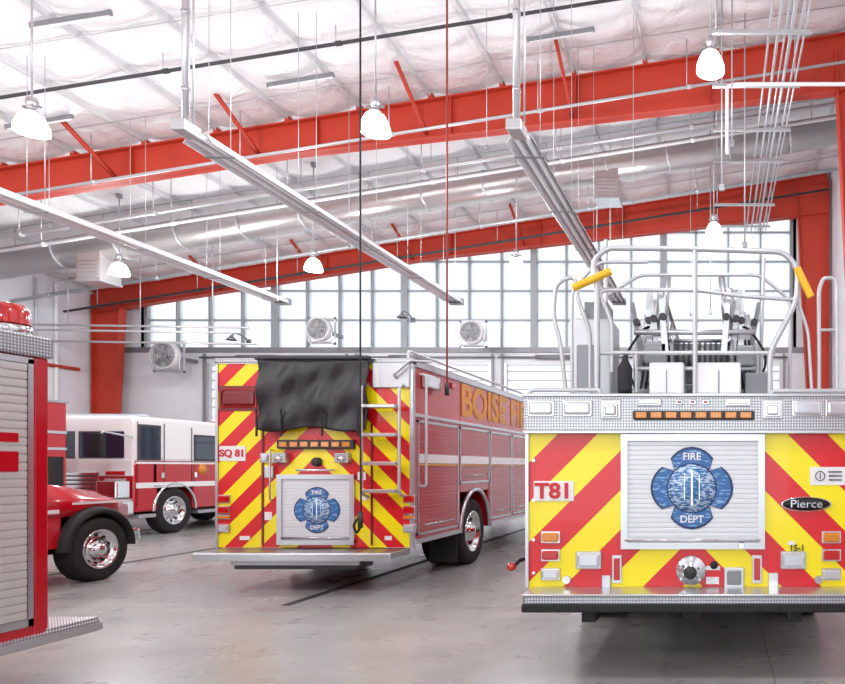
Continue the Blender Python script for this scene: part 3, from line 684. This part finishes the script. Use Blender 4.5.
boxes('side_stripe_gold',E,[(xr+.008,xr+.019,.15,1.47,1.565,1.59),(xr+.008,xr+.019,1.6,2.82,1.565,1.59),(xr+.008,xr+.019,2.95,6.5,1.565,1.59)],GOLD)
boxes('side_mouldings',E,[(xr,xr+.03,0.05,6.5,2.2,2.24),(xr,xr+.04,.05,1.55,.56,.62),(xr,xr+.04,2.9,6.5,.56,.62),(xr,xr+.03,0.05,6.5,2.84,2.9)],SIL)
text('side_letters',E,'BOISE FIRE',(xr+.006,3.60,2.55),.68,GOLD,'side',sx=1.25,bold=.03)
for y in (.5,1.2): lens_b=box('side_marker',E,xr,xr+.04,y,y+.15,2.7,2.78,LR,.01)
box('side_floodlight',E,xr,xr+.08,.25,.7,2.6,2.78,LW,.02)
arc=[(xr+.01,2.22+.64*math.cos(a),.55+.64*math.sin(a)) for a in [math.pi*k/16 for k in range(17)]]
tube('wheel_arch_trim',E,arc,.035,SIL)
for s in (-1,1):
    wheel(E,s*1.08,2.22,.52,.3,s,'rear_wheel'); wheel(E,s*1.08,7.6,.52,.3,s,'front_wheel')
    box('mud_flap',E,s*.82,s*1.24,1.5,1.53,.12,.7,BLK)
wheel(E,.72,2.22,.52,.26,1,'inner_wheel'); wheel(E,-.72,2.22,.52,.26,-1,'inner_wheel')
tube('top_rail_right',E,[(1.15,.1,2.94),(1.15,.1,3.05),(1.15,5.8,3.05),(1.15,5.8,2.94)],.02,ALU,.05)

# ================================================================== FAR ENGINE (white / red, facing camera)
A=empty('fire_engine',(-14.05,14.9,0))
box('cab_lower',A,-1.25,1.25,0,.62,.55,1.66,RED,.05); box('cab_lower_mid',A,-1.25,1.25,.5,1.7,1.12,1.66,RED); box('cab_lower_rear',A,-1.25,1.25,1.65,3.0,.55,1.66,RED,.03)
box('cab_upper',A,-1.24,1.24,.02,3.0,1.65,2.68,CREAM,.09,3)
box('body',A,-1.22,1.22,3.1,6.2,.55,2.75,RED,.02)
box('chassis',A,-.6,.6,.2,6,.4,1.1,BLK)
def sidewin(y0,y1,z0,z1):
    box('side_window_frame',A,1.235,1.255,y0-.04,y1+.04,z0-.04,z1+.04,DGR,.01); box('side_window',A,1.24,1.262,y0,y1,z0,z1,GLS,.01)
sidewin(.14,.66,1.74,2.46); sidewin(1.72,2.4,1.74,2.3)
boxes('door_seams',A,[(1.25,1.258,.06,.075,.65,2.55),(1.25,1.258,.78,.795,1.1,2.55),(1.25,1.258,1.6,1.615,.65,2.5),(1.25,1.258,2.62,2.635,.65,2.5)],DGR)
boxes('side_stripes',A,[(1.25,1.26,0.03,3.0,1.08,1.2),(1.25,1.26,0.03,3.0,1.62,1.66)],CREAM)
lathe('door_shield',A,[(0,.012),(.13,.012),(.13,0)],(1.25,1.95,1.5),'x',GOLD,20)
boxes('door_handles',A,[(1.25,1.28,.68,.76,1.3,1.42),(1.25,1.28,1.66,1.74,1.3,1.42)],CHR)
box('front_white_panel',A,-1.22,1.22,-.02,.05,1.35,1.72,CREAM,.02)
box('windshield',A,-1.0,1.0,-.012,.05,1.74,2.34,GLS,.03); box('windshield_pillar',A,-.03,.03,-.03,.03,1.7,2.36,CREAM)
box('grille',A,-.5,.5,-.06,.02,.75,1.45,CHR,.02); boxes('grille_bars',A,[(-.45,.45,-.075,-.05,.8+k*.09,.83+k*.09) for k in range(7)],DGR)
for s in (-1,1): lens(A,'headlight',s*.85,1.2,.45,.2,-.02,LW); lens(A,'turn_signal',s*.85,1.42,.4,.08,-.02,LR)
box('front_bumper',A,-1.25,1.25,-.55,0,.5,.82,CHR,.04); box('bumper_deck',A,-1.2,1.2,-.5,0,.82,.86,TRD)
for s in (-1,1):
    tube('mirror_arm',A,[(s*1.2,0,2.2),(s*1.2,-.75,2.3),(s*1.2,-.8,1.9)],.02,CHR,.08)
    box('mirror',A,s*1.2-.13,s*1.2+.13,-.9,-.78,1.75,2.25,BLK,.03)
    wheel(A,s*1.1,1.1,.53,.3,s,'front_wheel'); wheel(A,s*1.1,5.1,.53,.3,s,'rear_wheel')
box('fender_trim',A,1.25,1.275,.5,1.7,1.1,1.14,CHR); 
tube('fender_arch',A,[(1.26,1.1+.62*math.cos(a),.55+.62*math.sin(a)) for a in [math.pi*k/14 for k in range(15)]],.03,CHR)
box('light_bar_base',A,-.9,.9,.5,.85,2.66,2.70,CHR,.01); box('light_bar',A,-.88,.88,.52,.83,2.70,2.76,LW,.025)
box('siren_box',A,.75,1.2,-.4,-.05,.87,1.25,CHR,.03)
boxes('cab_step',A,[(.9,1.3,.05,.5,.42,.5),(.9,1.3,1.75,2.6,.42,.5)],TRD)

# ================================================================== RED RESCUE BOX beside pickup
R=empty('rescue_truck',(-14.1,13.4,0))
box('box_body',R,-1.25,1.25,-4.2,0,.55,2.82,RED,.03); box('cab',R,-1.2,1.2,-6.2,-4.25,.55,2.4,RED,.1,3)
box('top_trim',R,-1.27,1.27,-4.2,.02,2.80,2.84,TRD); box('rear_bumper',R,-1.2,1.2,0,.3,.5,.65,TRD)
box('side_recess',R,1.24,1.262,-.65,-.08,1.0,1.75,BLK); slats('side_shutter',R,(1.252,-2.3,0),(0,1,0),(1,0,0),1.5,.8,2.3,.06,.01,SHUT)
boxes('side_trim',R,[(1.25,1.27,-4.1,-.02,2.2,2.25),(1.25,1.27,-4.1,-.02,1.88,1.93)],SIL)
box('cab_glass',R,1.18,1.215,-5.8,-4.8,1.55,2.15,GLS)
for s in (-1,1): wheel(R,s*1.06,-1.7,.48,.3,s,'rear_wheel'); wheel(R,s*1.06,-5.4,.48,.3,s,'front_wheel')

# ================================================================== PICKUP
P=empty('pickup_truck',(-9.52,9.85,0))
def loft(name,parent,secs,m):
    V=[];Fc=[];
    for (y,a,b,z0,zs,zt) in secs:
        ring=[(-a,z0),(-a,zs),(-a+.04,zs+.05),(-b,zt-.04),(-b+.08,zt),(0,zt+.025),(b-.08,zt),(b,zt-.04),(a-.04,zs+.05),(a,zs),(a,z0)]
        V+=[(x,y,z) for x,z in ring]
    n=11
    for i in range(len(secs)-1):
        for k in range(n): Fc.append((i*n+k,i*n+(k+1)%n,(i+1)*n+(k+1)%n,(i+1)*n+k))
    Fc.append(tuple(range(n))); Fc.append(tuple(range((len(secs)-1)*n,len(secs)*n)))
    return addmesh(name,parent,V,Fc,m,True)
loft('hood',P,[(0.02,.86,.6,.95,.98,1.02),(-.05,.93,.68,.92,1.02,1.12),(-.2,.97,.74,.9,1.05,1.2),(-.7,1.0,.8,.9,1.08,1.29),(-1.35,1.02,.84,.9,1.1,1.36)],RED)
loft('cab',P,[(-1.3,1.02,.86,.5,1.12,1.36),(-1.35,1.02,.86,.5,1.12,1.38),(-1.95,1.02,.72,.5,1.12,1.93),(-3.2,1.02,.72,.5,1.12,1.96),(-3.35,1.02,.74,.5,1.12,1.3)],RED)
box('front_clip',P,-.9,.9,-.12,.04,.6,.98,RED,.04); box('grille',P,-.6,.6,.0,.07,.62,.98,CHR,.03)
boxes('fender_low',P,[(.9,1.01,-1.32,-1.06,.5,1.0),(-1.01,-.9,-1.32,-1.06,.5,1.0)],RED)
box('engine_bay',P,-.75,.75,-1.3,-.1,.4,1.0,BLK)
box('front_bumper',P,-.98,.98,0,.2,.45,.66,CHR,.04)
for s in (-1,1):
    lens(P,'headlight_%d'%s,s*.78,.92,.22,.16,.04,LW)
    box('side_headlamp',P,s*.93,s*.965,-.16,0,.86,1.0,LW,.01)
    wheel(P,s*.95,-.56,.43,.28,s,'front_wheel'); wheel(P,s*.95,-4.2,.43,.28,s,'rear_wheel')
    V=[];Fc=[]; k=18
    for i in range(k+1):
        a=math.pi*(i/k)*1.02-.03
        for (rr,xx) in ((.46,.9),(.46,1.11),(.49,1.13),(.54,1.08),(.56,1.0)): V.append((s*xx,-.56+rr*math.cos(a),.46+rr*math.sin(a)))
    for i in range(k):
        for q in range(4): Fc.append((i*5+q,i*5+q+1,(i+1)*5+q+1,(i+1)*5+q))
    addmesh('fender_flare',P,V,Fc,BLK,True)
    box('side_stripe',P,s*1.0,s*1.03,-1.9,-1.1,.95,1.0,CREAM)
    box('side_glass',P,s*.80,s*.93,-3.0,-2.0,1.36,1.8,GLS,.01)
box('hood_stripe',P,.985,1.012,-.9,-.02,1.05,1.08,CREAM)
addmesh('windshield_glass',P,[(-.78,-1.42,1.40),(.78,-1.42,1.40),(.66,-1.93,1.90),(-.66,-1.93,1.90)],[(0,1,2,3)],GLS)
tube('mirror_arm',P,[(1.0,-1.7,1.35),(1.2,-1.68,1.4)],.02,BLK); box('mirror',P,1.12,1.32,-1.72,-1.64,1.28,1.58,BLK,.02)
box('utility_body',P,-1.02,1.02,-5.2,-3.4,.55,1.35,RED,.03); box('chassis',P,-.45,.45,-5.2,-.2,.38,.56,BLK)

# ================================================================== NEAR LEFT TRUCK
N=empty('heavy_rescue_truck',(-5.79,4.6,0))
NB=-7.5
box('body',N,-1.25,1.24,NB,-.0,.42,2.28,RED,.012)
box('far_end_panel',N,-1.25,1.25,-.09,.005,.42,2.28,RED,.01)
boxes('side_frame',N,[(1.235,1.255,-.135,-.10,.5,2.26),(1.235,1.255,NB,-.1,.5,.55),(1.235,1.255,NB,-.1,2.23,2.27)],SIL)
SH2=mat('shutter_champagne',(198,195,192),.38,.25)
slats('side_shutter',N,(1.243,-2.2,0),(0,1,0),(1,0,0),2.06,.55,2.23,.055,.010,SH2)
slats('side_shutter_fore',N,(1.243,-4.4,0),(0,1,0),(1,0,0),2.1,1.1,2.23,.055,.010,SH2)
boxes('red_bands',N,[(1.252,1.258,-4.4,-.2,1.71,1.77),(1.252,1.258,-4.4,-.2,1.52,1.65)],RED)
box('top_tread',N,-1.27,1.27,NB,.02,2.28,2.42,TRD,.01)
box('tailboard',N,-1.2,1.27,-.02,.36,.38,.46,TRD,.01); box('side_running_board',N,1.0,1.28,NB,.36,.36,.44,TRD,.01)
box('running_trim',N,1.28,1.295,NB,.36,.37,.42,SIL)
box('frame_under',N,-.7,.7,NB,-.1,.3,.45,BLK)
lathe('beacon_base',N,[(0,0),(.13,0),(.13,.05),(.11,.07),(0,.07)],(1.1,-.13,2.42),'z',CHR,28)
lathe('beacon',N,[(.12,.07),(.12,.15),(.09,.2),(0,.22)],(1.1,-.13,2.42),'z',LR,28)
cyls('mast',N,[((1.1,-.34,2.42),(1.1,-.34,3.0),.03)],ALU); box('mast_light',N,1.0,1.18,-.40,-.28,2.70,2.92,GRY,.02)
for s in (-1,1): wheel(N,s*1.06,-5.2,.5,.3,s,'wheel')
for s in (-1,1): wheel(N,s*1.0,-1.3,.45,.26,s,'wheel_aft')

# ------------------------------------------------------------------ light & world
w=bpy.data.worlds.new('world'); S.world=w; w.use_nodes=True
bg=w.node_tree.nodes['Background']; bg.inputs[0].default_value=(0.93,0.965,1,1); bg.inputs[1].default_value=2.7

cam=bpy.data.cameras.new('camera'); co=bpy.data.objects.new('camera',cam); S.collection.objects.link(co)
co.location=(0,0,H); co.rotation_euler=(math.pi/2,0,0)
cam.sensor_width=36; cam.lens=F/845*36; cam.shift_x=(422.5-719)/845; cam.shift_y=(467-342)/845
cam.clip_start=.05; cam.clip_end=300
S.camera=co
S.view_settings.view_transform='Standard'; S.view_settings.exposure=0.15
